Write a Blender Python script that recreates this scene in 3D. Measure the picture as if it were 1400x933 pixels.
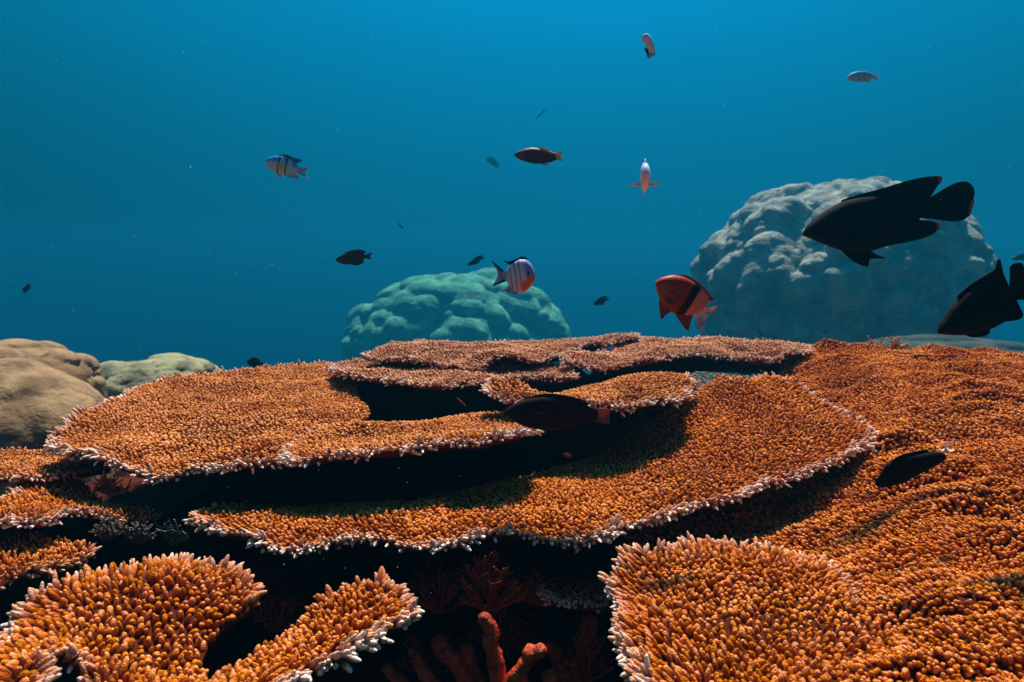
import bpy, bmesh, math, random
import numpy as np
from mathutils import Vector, Matrix
from mathutils.geometry import delaunay_2d_cdt

random.seed(7)
RNG = np.random.default_rng(11)
R = math.radians
SC = bpy.context.scene
COL = SC.collection
for o in list(bpy.data.objects):
    bpy.data.objects.remove(o, do_unlink=True)

# ------------------------------------------------------------------ camera
F_PX = 1010.0                      # focal length in pixels of the 1400 px wide photograph
CAM_Z = 1.0
PITCH = math.atan(66.5 / F_PX)     # camera looks a little downward
cam = bpy.data.cameras.new('camera')
cam.lens = 36.0 * F_PX / 1400.0
cam.sensor_width = 36.0
cam.clip_start = 0.02
cam.clip_end = 400.0
cam.dof.use_dof = True
cam.dof.focus_distance = 1.05
cam.dof.aperture_fstop = 10.0
cam_o = bpy.data.objects.new('camera', cam)
cam_o.location = (0, 0, CAM_Z)
cam_o.rotation_euler = (math.pi / 2 - PITCH, 0, 0)
COL.objects.link(cam_o)
SC.camera = cam_o

# ------------------------------------------------------------------ world: the open water above and around
SUN_EL, SUN_AZ = 68.0, 16.0        # azimuth measured from +Y (away from the camera) towards +X
world = bpy.data.worlds.new('World')
SC.world = world
world.use_nodes = True
wn, wl = world.node_tree.nodes, world.node_tree.links
wn.clear()
wout = wn.new('ShaderNodeOutputWorld')
wbg = wn.new('ShaderNodeBackground')
wtc = wn.new('ShaderNodeTexCoord')
wdot = wn.new('ShaderNodeVectorMath'); wdot.operation = 'DOT_PRODUCT'
wdot.inputs[1].default_value = Vector((0.06, 0.45, 1.0))
wmr = wn.new('ShaderNodeMapRange')
wmr.inputs['From Min'].default_value = 0.20
wmr.inputs['From Max'].default_value = 1.45
wr = wn.new('ShaderNodeValToRGB')
els = wr.color_ramp.elements
els[0].position = 0.0; els[0].color = (0.0003, 0.018, 0.040, 1)
els[1].position = 1.0; els[1].color = (1.0, 0.74, 0.60, 1)
for p, c in ((0.58, (0.02, 0.42, 0.90, 1)), (0.70, (0.45, 0.60, 0.85, 1)), (0.42, (0.0004, 0.25, 0.50, 1)), (0.10, (0.0003, 0.030, 0.055, 1)), (0.20, (0.0003, 0.075, 0.115, 1)), (0.32, (0.0003, 0.16, 0.29, 1)), (0.5, (0.0005, 0.37, 0.78, 1))):
    e = els.new(p); e.color = c
wl.new(wtc.outputs['Generated'], wdot.inputs[0])
wl.new(wdot.outputs['Value'], wmr.inputs['Value'])
wl.new(wmr.outputs[0], wr.inputs[0])
wl.new(wr.outputs[0], wbg.inputs['Color'])
wbg.inputs['Strength'].default_value = 0.50
wl.new(wbg.outputs[0], wout.inputs['Surface'])

# ------------------------------------------------------------------ sun
sun = bpy.data.lights.new('sun', 'SUN')
sun.energy = 5.0
sun.angle = R(4.0)
sun.color = (1.0, 0.84, 0.68)
sun_o = bpy.data.objects.new('sun', sun)
sd = Vector((math.sin(R(SUN_AZ)) * math.cos(R(SUN_EL)), math.cos(R(SUN_AZ)) * math.cos(R(SUN_EL)), math.sin(R(SUN_EL))))
sun_o.rotation_euler = sd.to_track_quat('Z', 'Y').to_euler()
sun_o.location = (0, 0, 6)
COL.objects.link(sun_o)

vs = SC.view_settings
vs.view_transform = 'Standard'; vs.look = 'None'; vs.exposure = 0.78; vs.gamma = 1.0
vs.use_curve_mapping = False
SC.cycles.max_bounces = 5
SC.cycles.diffuse_bounces = 4
SC.cycles.glossy_bounces = 2
SC.cycles.transmission_bounces = 2
SC.cycles.volume_bounces = 0
SC.cycles.use_denoising = True
SC.cycles.use_adaptive_sampling = True
SC.cycles.sample_clamp_indirect = 4.0

# ------------------------------------------------------------------ helpers
CP, SP = math.cos(PITCH), math.sin(PITCH)
def P(px, py, D):
    """A point that stands D metres ahead of the camera (along +Y) at this direction."""
    u = (px - 700.0) / F_PX; v = (466.5 - py) / F_PX
    d = Vector((u, CP + v * SP, -SP + v * CP))
    t = D / d.y
    return Vector((d.x * t, D, CAM_Z + d.z * t))

def tag(o, label=None, cat=None, group=None, kind=None):
    if label: o['label'] = label
    if cat: o['category'] = cat
    if group: o['group'] = group
    if kind: o['kind'] = kind
    return o

def empty(name, loc=(0, 0, 0), rot=(0, 0, 0)):
    o = bpy.data.objects.new(name, None)
    o.empty_display_size = 0.05
    o.location = loc; o.rotation_euler = rot
    COL.objects.link(o)
    return o

def mesh_obj(name, verts, faces, mat=None, parent=None, smooth=True):
    me = bpy.data.meshes.new(name)
    me.from_pydata([tuple(v) for v in verts], [], faces)
    me.update()
    if smooth:
        me.shade_smooth()
    if mat: me.materials.append(mat)
    o = bpy.data.objects.new(name, me)
    COL.objects.link(o)
    if parent: o.parent = parent
    return o

def fast_mesh(name, V, T, Q, mat, parent=None, attrs=None, off=(0, 0, 0)):
    """V (n,3), T (m,3) triangles, Q (k,4) quads -> mesh object, smooth."""
    me = bpy.data.meshes.new(name)
    V = np.asarray(V, np.float32) - np.asarray(off, np.float32)
    me.vertices.add(len(V)); me.vertices.foreach_set('co', V.ravel())
    nT, nQ = len(T), len(Q)
    loops = np.concatenate([np.asarray(Q, np.int32).ravel() if nQ else np.zeros(0, np.int32),
                            np.asarray(T, np.int32).ravel() if nT else np.zeros(0, np.int32)])
    me.loops.add(len(loops)); me.loops.foreach_set('vertex_index', loops)
    me.polygons.add(nT + nQ)
    st = np.concatenate([np.arange(nQ) * 4, nQ * 4 + np.arange(nT) * 3]).astype(np.int32)
    me.polygons.foreach_set('loop_start', st)
    me.polygons.foreach_set('use_smooth', np.ones(nT + nQ, bool))
    me.update(calc_edges=True)
    if attrs:
        for k, a in attrs.items():
            at = me.attributes.new(k, 'FLOAT', 'POINT')
            at.data.foreach_set('value', np.asarray(a, np.float32))
    me.materials.append(mat)
    o = bpy.data.objects.new(name, me)
    COL.objects.link(o)
    if parent: o.parent = parent
    return o

# smooth value noise in 2D / 3D (numpy)
_perm = np.random.default_rng(5).random((64, 64))
def vnoise(x, y, s=1.0, seed=0):
    x = np.asarray(x) / s + seed * 7.31; y = np.asarray(y) / s + seed * 3.77
    xi = np.floor(x).astype(int); yi = np.floor(y).astype(int)
    fx = x - xi; fy = y - yi
    fx = fx * fx * (3 - 2 * fx); fy = fy * fy * (3 - 2 * fy)
    g = lambda i, j: _perm[i % 64, j % 64]
    return ((g(xi, yi) * (1 - fx) + g(xi + 1, yi) * fx) * (1 - fy) + (g(xi, yi + 1) * (1 - fx) + g(xi + 1, yi + 1) * fx) * fy) * 2 - 1

# ------------------------------------------------------------------ materials
def new_mat(name):
    m = bpy.data.materials.new(name); m.use_nodes = True
    n, l = m.node_tree.nodes, m.node_tree.links
    n.clear()
    out = n.new('ShaderNodeOutputMaterial'); b = n.new('ShaderNodeBsdfPrincipled')
    l.new(b.outputs[0], out.inputs['Surface'])
    return m, n, l, b

def mix(n, l, fac, a, b):
    x = n.new('ShaderNodeMix'); x.data_type = 'RGBA'
    for sock, val in ((x.inputs[0], fac), (x.inputs[6], a), (x.inputs[7], b)):
        if isinstance(val, (int, float)): sock.default_value = val
        elif isinstance(val, tuple): sock.default_value = (*val, 1) if len(val) == 3 else val
        else: l.new(val, sock)
    return x.outputs[2]

def maprange(n, l, v, a, b, c=0.0, d=1.0):
    x = n.new('ShaderNodeMapRange'); x.interpolation_type = 'SMOOTHSTEP'
    l.new(v, x.inputs[0])
    for k, q in zip((1, 2, 3, 4), (a, b, c, d)): x.inputs[k].default_value = q
    return x.outputs[0]

def noise_node(n, l, scale, detail=4, rough=0.55, vec=None):
    t = n.new('ShaderNodeTexNoise'); t.inputs['Scale'].default_value = scale
    t.inputs['Detail'].default_value = detail; t.inputs['Roughness'].default_value = rough
    if vec is None:
        tc = n.new('ShaderNodeTexCoord'); vec = tc.outputs['Object']
    l.new(vec, t.inputs['Vector'])
    return t.outputs['Fac']

def branchlet_mat(name, low, mid, tip, rimc):
    """polyp coated branchlets: colour runs from stem to growing tip, paler on the growing margin"""
    m, n, l, b = new_mat(name)
    ah = n.new('ShaderNodeAttribute'); ah.attribute_name = 'along'
    ar = n.new('ShaderNodeAttribute'); ar.attribute_name = 'margin'
    an = n.new('ShaderNodeAttribute'); an.attribute_name = 'vary'
    h, rim, vr = ah.outputs['Fac'], ar.outputs['Fac'], an.outputs['Fac']
    c = mix(n, l, maprange(n, l, h, 0.15, 0.85), low, mid)  # dark stem colour paints in the shade between branchlets
    c = mix(n, l, maprange(n, l, h, 0.62, 1.0, 0.0, 0.8), c, tip)
    pt = noise_node(n, l, 7.0, 3)
    c = mix(n, l, maprange(n, l, pt, 0.4, 0.65, 0, 0.45), c, tuple(x * y for x, y in zip(mid, (0.72, 0.62, 0.9))))
    hs = n.new('ShaderNodeHueSaturation')
    l.new(c, hs.inputs['Color'])
    l.new(maprange(n, l, vr, 0, 1, 0.72, 1.25), hs.inputs['Value'])
    l.new(maprange(n, l, vr, 0, 1, 1.08, 0.9), hs.inputs['Saturation'])
    # margin: pale body, nearly white tips
    mh = n.new('ShaderNodeMath'); mh.operation = 'MULTIPLY'
    l.new(rim, mh.inputs[0]); l.new(maprange(n, l, h, 0.25, 0.85, 0.08, 1.0), mh.inputs[1])
    c = mix(n, l, mh.outputs[0], hs.outputs[0], rimc)
    l.new(c, b.inputs['Base Color'])
    b.inputs['Roughness'].default_value = 0.88
    b.inputs['Sheen Weight'].default_value = 0.06
    b.inputs['Sheen Roughness'].default_value = 0.45
    b.inputs['Sheen Tint'].default_value = (*[min(1, x * 1.1) for x in tip], 1)
    b.inputs['Specular IOR Level'].default_value = 0.10
    bm = n.new('ShaderNodeBump'); bm.inputs['Strength'].default_value = 0.8; bm.inputs['Distance'].default_value = 0.0014
    vt = n.new('ShaderNodeTexVoronoi'); vt.inputs['Scale'].default_value = 620
    tcv = n.new('ShaderNodeTexCoord'); l.new(tcv.outputs['Object'], vt.inputs['Vector'])
    l.new(vt.outputs['Distance'], bm.inputs['Height']); l.new(bm.outputs[0], b.inputs['Normal'])
    return m

def plain_mat(name, c1, c2, scale=20, rough=0.8, bump=0.004, bscale=60, spots=None):
    m, n, l, b = new_mat(name)
    c = mix(n, l, maprange(n, l, noise_node(n, l, scale, 6), 0.35, 0.65), c1, c2)
    if spots:
        c = mix(n, l, maprange(n, l, noise_node(n, l, spots[1], 3), 0.58, 0.66, 0, 1), c, spots[0])
    l.new(c, b.inputs['Base Color']); b.inputs['Roughness'].default_value = rough
    b.inputs['Specular IOR Level'].default_value = 0.35 if rough < 0.7 else 0.08
    if bump:
        bm = n.new('ShaderNodeBump'); bm.inputs['Strength'].default_value = 0.8; bm.inputs['Distance'].default_value = bump
        l.new(noise_node(n, l, bscale, 6), bm.inputs['Height']); l.new(bm.outputs[0], b.inputs['Normal'])
    return m

M_NEAR = branchlet_mat('orange_branchlets', (0.10, 0.011, 0.001), (0.57, 0.122, 0.004), (0.90, 0.345, 0.045), (0.98, 0.89, 0.82))
M_MID = branchlet_mat('tan_branchlets', (0.12, 0.018, 0.003), (0.58, 0.155, 0.020), (0.88, 0.40, 0.125), (0.98, 0.89, 0.82))
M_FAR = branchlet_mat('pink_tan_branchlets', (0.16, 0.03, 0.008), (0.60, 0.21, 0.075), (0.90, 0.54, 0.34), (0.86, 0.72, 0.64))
M_DULL = branchlet_mat('grey_branchlets', (0.05, 0.06, 0.05), (0.12, 0.16, 0.14), (0.25, 0.30, 0.26), (0.45, 0.45, 0.4))
M_PLATE = plain_mat('coral_skeleton', (0.09, 0.014, 0.003), (0.05, 0.008, 0.002), 30, 0.85, 0.003, 120)  # plate darkened so the gaps look like deeply shaded crevices
M_PLATE_G = plain_mat('dead_coral_skeleton', (0.10, 0.12, 0.10), (0.16, 0.17, 0.14), 30, 0.9, 0.003, 120)
M_ROCK = plain_mat('reef_rock', (0.05, 0.010, 0.006), (0.09, 0.018, 0.009), 9, 0.9, 0.02, 30)  # very dark warm tone stands in for the shade of the hollows
M_SAND = plain_mat('sandy_bottom', (0.05, 0.06, 0.05), (0.03, 0.035, 0.03), 1.5, 0.95, 0.02, 12)

# ------------------------------------------------------------------ haze: the water itself
def build_haze():
    me = bpy.data.meshes.new('haze')
    bm = bmesh.new(); bmesh.ops.create_cube(bm, size=1.0)
    x0, x1, y0, y1, z0, z1 = -24, 24, -12, 34, -8.5, 3.7
    for v in bm.verts:
        v.co = Vector((x0 + (v.co.x + .5) * (x1 - x0), y0 + (v.co.y + .5) * (y1 - y0), z0 + (v.co.z + .5) * (z1 - z0)))
    bm.to_mesh(me); bm.free()
    m = bpy.data.materials.new('sea_water'); m.use_nodes = True
    n, l = m.node_tree.nodes, m.node_tree.links; n.clear()
    out = n.new('ShaderNodeOutputMaterial'); v = n.new('ShaderNodeVolumePrincipled')
    v.inputs['Color'].default_value = (0.005, 0.230, 0.400, 1)
    v.inputs['Absorption Color'].default_value = (0.0, 0.05, 0.25, 1)
    v.inputs['Density'].default_value = 0.036
    v.inputs['Anisotropy'].default_value = 0.5
    l.new(v.outputs[0], out.inputs['Volume'])
    me.materials.append(m)
    o = bpy.data.objects.new('haze', me); COL.objects.link(o)
    tag(o, 'blue green sea water that veils everything far away', 'water', kind='stuff')
build_haze()

# ------------------------------------------------------------------ sea floor and reef rock
def build_ground():
    n = 120
    xs = np.sign(np.linspace(-1, 1, n)) * np.abs(np.linspace(-1, 1, n)) ** 1.8 * 23.5
    ys = -8 + np.linspace(0, 1, n) ** 1.6 * 41.5
    X, Y = np.meshgrid(xs, ys)
    Z = -0.95 + 0.18 * vnoise(X, Y, 2.3, 1) + 0.08 * vnoise(X, Y, 0.8, 2) - 0.16 * np.clip(Y - 2, 0, 60)
    V = np.stack([X.ravel(), Y.ravel(), Z.ravel()], 1)
    i = np.arange(n - 1)[:, None] * n + np.arange(n - 1)[None, :]
    Q = np.stack([i, i + 1, i + 1 + n, i + n], -1).reshape(-1, 4)
    o = fast_mesh('sea_floor', V, [], Q, M_SAND)
    tag(o, 'dim sandy sea floor behind the coral', kind='structure')
build_ground()

def build_reef_rock():
    nx, ny = 330, 260
    xs = np.linspace(-2.6, 3.2, nx); ys = np.linspace(-0.3, 3.2, ny)
    X, Y = np.meshgrid(xs, ys)
    base = 0.42 - 0.10 * np.clip(Y - 1.9, 0, 3) ** 1 * 2 - 0.12 * np.clip(-X - 1.0, 0, 2)
    base -= 0.75 * np.clip(1.12 - Y, 0, 2)                       # falls away in front
    sm = lambda t: np.clip(t, 0, 1) ** 2 * (3 - 2 * np.clip(t, 0, 1))
    mound = 0.15 * sm((Y - 1.15) / 0.22) + 0.195 * sm((Y - 1.76) / 0.2) * (0.82 + 0.18 * sm((X + 0.40) / 0.3)) + 0.055 * sm((Y - 1.8) / 0.15) * sm((X + 0.25) / 0.3) * (1 - sm((X - 0.75) / 0.3))
    mound *= sm((X + 1.25) / 0.45) * (1 - sm((X - 1.1) / 0.5)) * (1 - sm((Y - 2.0) / 0.4))
    base += mound
    base -= 0.35 * np.exp(-((X - 0.02) / 0.25) ** 2) * np.clip((1.12 - Y) / 0.3, 0, 1)
    Z = base + 0.045 * vnoise(X, Y, 0.25, 3) + 0.025 * vnoise(X, Y, 0.09, 4) + 0.016 * vnoise(X, Y, 0.045, 5) + 0.012 * np.abs(vnoise(X, Y, 0.028, 7)) + 0.006 * vnoise(X, Y, 0.012, 8)
    e = np.minimum.reduce([X + 2.6, 3.2 - X, 3.2 - Y])
    Z -= 1.6 * np.clip(0.5 - e, 0, 1)
    V = np.stack([X.ravel(), Y.ravel(), Z.ravel()], 1)
    i = np.arange(ny - 1)[:, None] * nx + np.arange(nx - 1)[None, :]
    Q = np.stack([i, i + 1, i + 1 + nx, i + nx], -1).reshape(-1, 4)
    o = fast_mesh('reef_rock', V, [], Q, M_ROCK)
    tag(o, 'reef rock under the table corals, coloured dark for cave shade', kind='structure')
build_reef_rock()

# ------------------------------------------------------------------ table corals
def catmull(pts, sub):
    pts = np.asarray(pts, float); n = len(pts); out = []
    for i in range(n):
        p0, p1, p2, p3 = pts[i - 1], pts[i], pts[(i + 1) % n], pts[(i + 2) % n]
        m = max(2, int(np.linalg.norm(p2[:2] - p1[:2]) / sub))
        t = (np.arange(m) / m)[:, None]
        out.append(0.5 * ((2 * p1) + (-p0 + p2) * t + (2 * p0 - 5 * p1 + 4 * p2 - p3) * t ** 2 + (-p0 + 3 * p1 - 3 * p2 + p3) * t ** 3))
    return np.concatenate(out)

class TPS:
    """thin plate spline height field through scattered points"""
    def __init__(s, xy, z, reg=1e-4):
        s.xy = xy; n = len(xy)
        K = s._k(np.linalg.norm(xy[:, None] - xy[None], axis=2)) + reg * np.eye(n)
        Pm = np.c_[np.ones(n), xy]
        A = np.zeros((n + 3, n + 3)); A[:n, :n] = K; A[:n, n:] = Pm; A[n:, :n] = Pm.T
        s.w = np.linalg.solve(A, np.r_[z, 0, 0, 0])
    def _k(s, r):
        return np.where(r > 1e-9, r * r * np.log(r + 1e-12), 0.0)
    def __call__(s, q):
        out = np.empty(len(q)); n = len(s.xy)
        for a in range(0, len(q), 20000):
            c = q[a:a + 20000]
            out[a:a + 20000] = s._k(np.linalg.norm(c[:, None] - s.xy[None], axis=2)) @ s.w[:n] + s.w[n] + c @ s.w[n + 1:]
        return out

def inside(poly, q):
    x, y = q[:, 0], q[:, 1]; r = np.zeros(len(q), bool); n = len(poly)
    for i in range(n):
        x1, y1 = poly[i]; x2, y2 = poly[(i + 1) % n]
        if y1 == y2: continue
        c = ((y1 > y) != (y2 > y)) & (x < (x2 - x1) * (y - y1) / (y2 - y1) + x1)
        r ^= c
    return r

def edge_info(poly, w, q):
    """distance to the outline, outward direction and margin weight of the nearest edge point"""
    a = poly; b = np.roll(poly, -1, 0); ab = b - a; L2 = (ab ** 2).sum(1) + 1e-12
    D = np.empty(len(q)); O = np.empty((len(q), 2)); W = np.empty(len(q))
    area = 0.5 * np.sum(a[:, 0] * b[:, 1] - b[:, 0] * a[:, 1])
    nrm = np.stack([ab[:, 1], -ab[:, 0]], 1) / np.sqrt(L2)[:, None] * (1 if area > 0 else -1)
    for s in range(0, len(q), 8000):
        c = q[s:s + 8000]
        t = np.clip(((c[:, None] - a[None]) * ab[None]).sum(2) / L2[None], 0, 1)
        pr = a[None] + t[..., None] * ab[None]
        d = np.linalg.norm(c[:, None] - pr, axis=2)
        i = d.argmin(1); D[s:s + 8000] = d[np.arange(len(c)), i]
        O[s:s + 8000] = nrm[i]; W[s:s + 8000] = w[i]
    return D, O, W

PROF = {5: ([0, 0.35, 0.70, 0.90, 0.98], [0.92, 1.0, 0.84, 0.55, 0.26]),
        4: ([0, 0.5, 0.84, 0.975], [0.95, 0.98, 0.64, 0.26]),
        3: ([0, 0.6, 0.93], [0.95, 0.95, 0.45])}
def branchlets(name, pos, axis, L, r, margin, mat, parent, sides=7, rings=5, off=(0, 0, 0), kind='stuff'):
    n = len(pos)
    if n == 0: return None
    hs, rs = PROF[rings]; hs = np.array(hs); rs = np.array(rs)
    axis = axis / np.linalg.norm(axis, axis=1)[:, None]
    ref = np.where(np.abs(axis[:, 2:3]) < 0.9, [[0, 0, 1.0]], [[1.0, 0, 0]])
    U = np.cross(axis, ref); U /= np.linalg.norm(U, axis=1)[:, None]; W = np.cross(axis, U)
    ph = RNG.random(n) * 6.28
    bend = RNG.normal(0, 0.10, (n, 2))
    fat = 1 + RNG.normal(0, 0.07, (n, rings))
    V = np.empty((n, rings * sides + 1, 3))
    ang = np.arange(sides) / sides * 2 * math.pi
    for k in range(rings):
        c = pos + axis * (L * hs[k])[:, None] + (U * bend[:, :1] + W * bend[:, 1:]) * (L * hs[k] ** 2)[:, None]
        for j in range(sides):
            a = ang[j] + ph
            rad = (r * rs[k] * fat[:, k])[:, None]
            V[:, k * sides + j] = c + (U * np.cos(a)[:, None] + W * np.sin(a)[:, None]) * rad
    V[:, -1] = pos + axis * L[:, None] + (U * bend[:, :1] + W * bend[:, 1:]) * L[:, None]
    q = []
    for k in range(rings - 1):
        for j in range(sides):
            j2 = (j + 1) % sides
            q.append((k * sides + j, k * sides + j2, (k + 1) * sides + j2, (k + 1) * sides + j))
    t = [((rings - 1) * sides + j, (rings - 1) * sides + (j + 1) % sides, rings * sides) for j in range(sides)]
    nv = rings * sides + 1
    base = (np.arange(n) * nv)[:, None, None]
    Q = (np.array(q)[None] + base).reshape(-1, 4); T = (np.array(t)[None] + base).reshape(-1, 3)
    hv = np.r_[np.repeat(hs, sides), 1.0]
    along = np.tile(hv, n); mg = np.repeat(margin, nv); vr = np.repeat(RNG.random(n), nv)
    o = fast_mesh(name, V.reshape(-1, 3), T, Q, mat, parent, {'along': along, 'margin': mg, 'vary': vr}, off)
    if kind: o['kind'] = kind
    return o

def table_coral(label, outline, mat, inner=(), spacing=0.0067, L=0.0099, r=0.0025, sides=6, rings=4, rim_L=0.0139,
                wob=0.012, bump=0.006, plate_mat=None, lean=None, group=None, cat='table coral', under=0.10, thick=0.007,
                holes=0.0, fine=0.0, rim_step=None, terr=None, relief=None):
    pts = []
    for p in outline:
        v = P(p[0], p[1], p[2]); pts.append((v.x, v.y, v.z, p[3] if len(p) > 3 else 1.0))
    inn = [P(*p[:3]) for p in inner]
    ctrl = np.array([p[:3] for p in pts] + [tuple(v) for v in inn])
    tps = TPS(ctrl[:, :2], ctrl[:, 2], 1e-5)
    dense = catmull(pts, 0.012)
    poly = dense[:, :2].copy(); w = np.clip(dense[:, 3], 0, 1)
    # wavy growing edge
    seed = len(label) + int(outline[0][0])
    s = np.r_[0, np.cumsum(np.linalg.norm(np.diff(poly, axis=0), axis=1))]
    tan = np.roll(poly, -1, 0) - np.roll(poly, 1, 0); tan /= np.linalg.norm(tan, axis=1)[:, None] + 1e-9
    nr = np.stack([tan[:, 1], -tan[:, 0]], 1)
    wv = wob * (vnoise(s, s * 0, 0.08, seed) + 0.8 * vnoise(s, s * 0, 0.033, seed + 3) + 0.35 * vnoise(s, s * 0, 0.016, seed + 4))
    poly = poly + nr * (wv * np.clip(w, 0, 1))[:, None]
    def zf(q):
        z = tps(q) + bump * vnoise(q[:, 0], q[:, 1], 0.11, seed) + bump * 0.5 * vnoise(q[:, 0], q[:, 1], 0.045, seed + 1)
        if relief is not None: z = z + relief(q)
        return z
    lo, hi = poly.min(0) - .02, poly.max(0) + .02
    cen = poly.mean(0); base = np.array([cen[0], cen[1], float(tps(cen[None])[0])])
    root = empty('table_coral', base)
    tag(root, label, cat, group)
    # --- plate
    g = 0.010 if relief is not None else 0.014
    gx, gy = np.meshgrid(np.arange(lo[0], hi[0], g), np.arange(lo[1], hi[1], g))
    q = np.stack([gx.ravel(), gy.ravel()], 1) + RNG.uniform(-g * .2, g * .2, (gx.size, 2))
    q = q[inside(poly, q)]
    d, _, _ = edge_info(poly, w, q); q = q[d > g * 0.6]
    allp = np.concatenate([poly, q]); nb = len(poly)
    res = delaunay_2d_cdt([Vector(p) for p in allp], [], [list(range(nb))], 1, 1e-6)
    v2 = np.array([tuple(v) for v in res[0]]); tri = np.array([f for f in res[2] if len(f) == 3])
    dd, oo, _ = edge_info(poly, w, v2)
    zt = zf(v2)
    zb = zt - thick - under * np.clip(dd, 0, 0.5) - 0.004 * vnoise(v2[:, 0], v2[:, 1], 0.03, 9) * (dd > 0.01)
    nv = len(v2)
    V = np.concatenate([np.c_[v2, zt], np.c_[v2 - 0, zb]])
    a2 = (v2[tri[:, 1]] - v2[tri[:, 0]]); b2 = (v2[tri[:, 2]] - v2[tri[:, 0]])
    flip = (a2[:, 0] * b2[:, 1] - a2[:, 1] * b2[:, 0]) < 0
    tri[flip] = tri[flip][:, ::-1]
    # boundary edges
    from collections import Counter
    ec = {}
    for t in tri:
        for e in ((t[0], t[1]), (t[1], t[2]), (t[2], t[0])):
            k = (min(e), max(e)); ec.setdefault(k, []).append(e)
    bq = [(e[0][1], e[0][0], e[0][0] + nv, e[0][1] + nv) for e in ec.values() if len(e) == 1]
    T = np.concatenate([tri, tri[:, ::-1] + nv])
    fast_mesh('plate', V, T, np.array(bq), plate_mat or M_PLATE, root, None, base)
    # --- branchlets on top
    sp = spacing
    gx, gy = np.meshgrid(np.arange(lo[0], hi[0], sp), np.arange(lo[1], hi[1], sp * 0.866))
    gx = gx + (np.arange(gx.shape[0]) % 2)[:, None] * sp * 0.5
    q = np.stack([gx.ravel(), gy.ravel()], 1)
    # let rows bend so that the pattern never reads as a grid
    wx = 0.03 * vnoise(q[:, 0], q[:, 1], 0.13, 21); wy = 0.03 * vnoise(q[:, 0], q[:, 1], 0.13, 22)
    q = q + np.stack([wx, wy], 1) + RNG.normal(0, sp * 0.17, q.shape)
    q = q[inside(poly, q)]
    # keep only what the camera side could ever see (a wide margin round the frame)
    px = q[:, 0] / np.maximum(q[:, 1], 0.05)
    q = q[(np.abs(px) < 1.05) & (q[:, 1] > 0.25)]
    if holes:
        q = q[vnoise(q[:, 0] * 0.5, q[:, 1] * 1.2, 0.035, seed + 5) < 1 - holes]
    if relief is not None:                     # the little cliffs carry branchlets as closely as the flats
        e = 0.004
        gy_ = np.abs(zf(q + [0, e]) - zf(q)) / e
        st = q[(gy_ > 0.35)]
        q = np.concatenate([q, st + RNG.normal(0, sp * 0.45, st.shape), st[gy_[gy_ > 0.35] > 0.8] + RNG.normal(0, sp * 0.5, (int((gy_ > 0.8).sum()), 2))])
        q = q[inside(poly, q)]
    d, out, ww = edge_info(poly, w, q)
    z = zf(q)
    e = 0.004
    gxn = (zf(q + [e, 0]) - z) / e; gyn = (zf(q + [0, e]) - z) / e
    nrm = np.stack([-gxn, -gyn, np.ones(len(q))], 1)
    edge = np.clip(1 - d / 0.05, 0, 1) * ww
    ax = nrm + np.c_[out * (edge * 1.3)[:, None], np.zeros(len(q))]
    if lean is not None: ax = ax + np.array(lean)[None] * (1 - edge)[:, None]
    ax = ax + RNG.normal(0, 0.16, ax.shape)
    Ls = L * (0.60 + 0.75 * RNG.random(len(q))) * (1 + 0.45 * edge) * (1 + 0.25 * vnoise(q[:, 0], q[:, 1], 0.06, seed + 6))
    rr = r * (0.72 + 0.5 * RNG.random(len(q))) * (1 + 0.12 * vnoise(q[:, 0], q[:, 1], 0.05, seed + 7))
    mg = np.clip(1 - d / 0.014, 0, 1) * ww * (0.15 + 0.45 * RNG.random(len(q)))
    pos = np.c_[q, z - 0.002]
    branchlets('branchlets', pos, ax, Ls, rr, mg, mat, root, sides, rings, base)
    # --- growing margin: splayed pale branchlets in three loose tiers
    P3, A3, L3, R3, M3 = [], [], [], [], []
    seg = np.linalg.norm(np.roll(poly, -1, 0) - poly, axis=1)
    cum = np.r_[0, np.cumsum(seg)]
    step = rim_step or sp * 0.95
    for tier in range(3):
        ss = np.arange(0, cum[-1], step) + RNG.uniform(-step * .4, step * .4, len(np.arange(0, cum[-1], step)))
        ss = np.clip(ss, 0, cum[-1] - 1e-4)
        i = np.searchsorted(cum, ss, side='right') - 1; i = np.clip(i, 0, len(poly) - 1)
        f = ((ss - cum[i]) / np.maximum(seg[i], 1e-9))[:, None]
        nx = (i + 1) % len(poly)
        p = poly[i] * (1 - f) + poly[nx] * f
        _, o2, w2 = edge_info(poly, w, p)
        keep = (w2 > 0.25) & (RNG.random(len(p)) < 0.62 + 0.45 * vnoise(p[:, 0], p[:, 1], 0.03, seed + 12)) & (np.abs(p[:, 0] / np.maximum(p[:, 1], .05)) < 1.0)
        p, o2, w2 = p[keep], o2[keep], w2[keep]
        if len(p) == 0: continue
        clump = vnoise(p[:, 0], p[:, 1], 0.022, seed + 8)
        zz = zf(p)
        up = (0.80, 0.38, 0.0)[tier]
        # sprays: several branchlets fan out of one root
        fan = 2 if tier < 2 else 1
        p = np.repeat(p, fan, 0); o2 = np.repeat(o2, fan, 0); w2 = np.repeat(w2, fan); zz = np.repeat(zz, fan); clump = np.repeat(clump, fan)
        k = len(p)
        jit = RNG.normal(0, 0.36, (k, 3))
        ax = np.c_[o2, np.full(k, up)] + jit
        inset = (0.006, 0.003, 0.003, 0.006)[tier]
        P3.append(np.c_[p - o2 * inset, zz - (0.0, 0.002, 0.005, 0.007)[tier]])
        A3.append(ax); L3.append(rim_L * 1.2 * (0.55 + 0.75 * RNG.random(k)) * (1 + 0.45 * clump) * (0.95, 1.0, 0.85)[tier])
        R3.append(r * 0.98 * (0.85 + 0.35 * RNG.random(k)))
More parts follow.
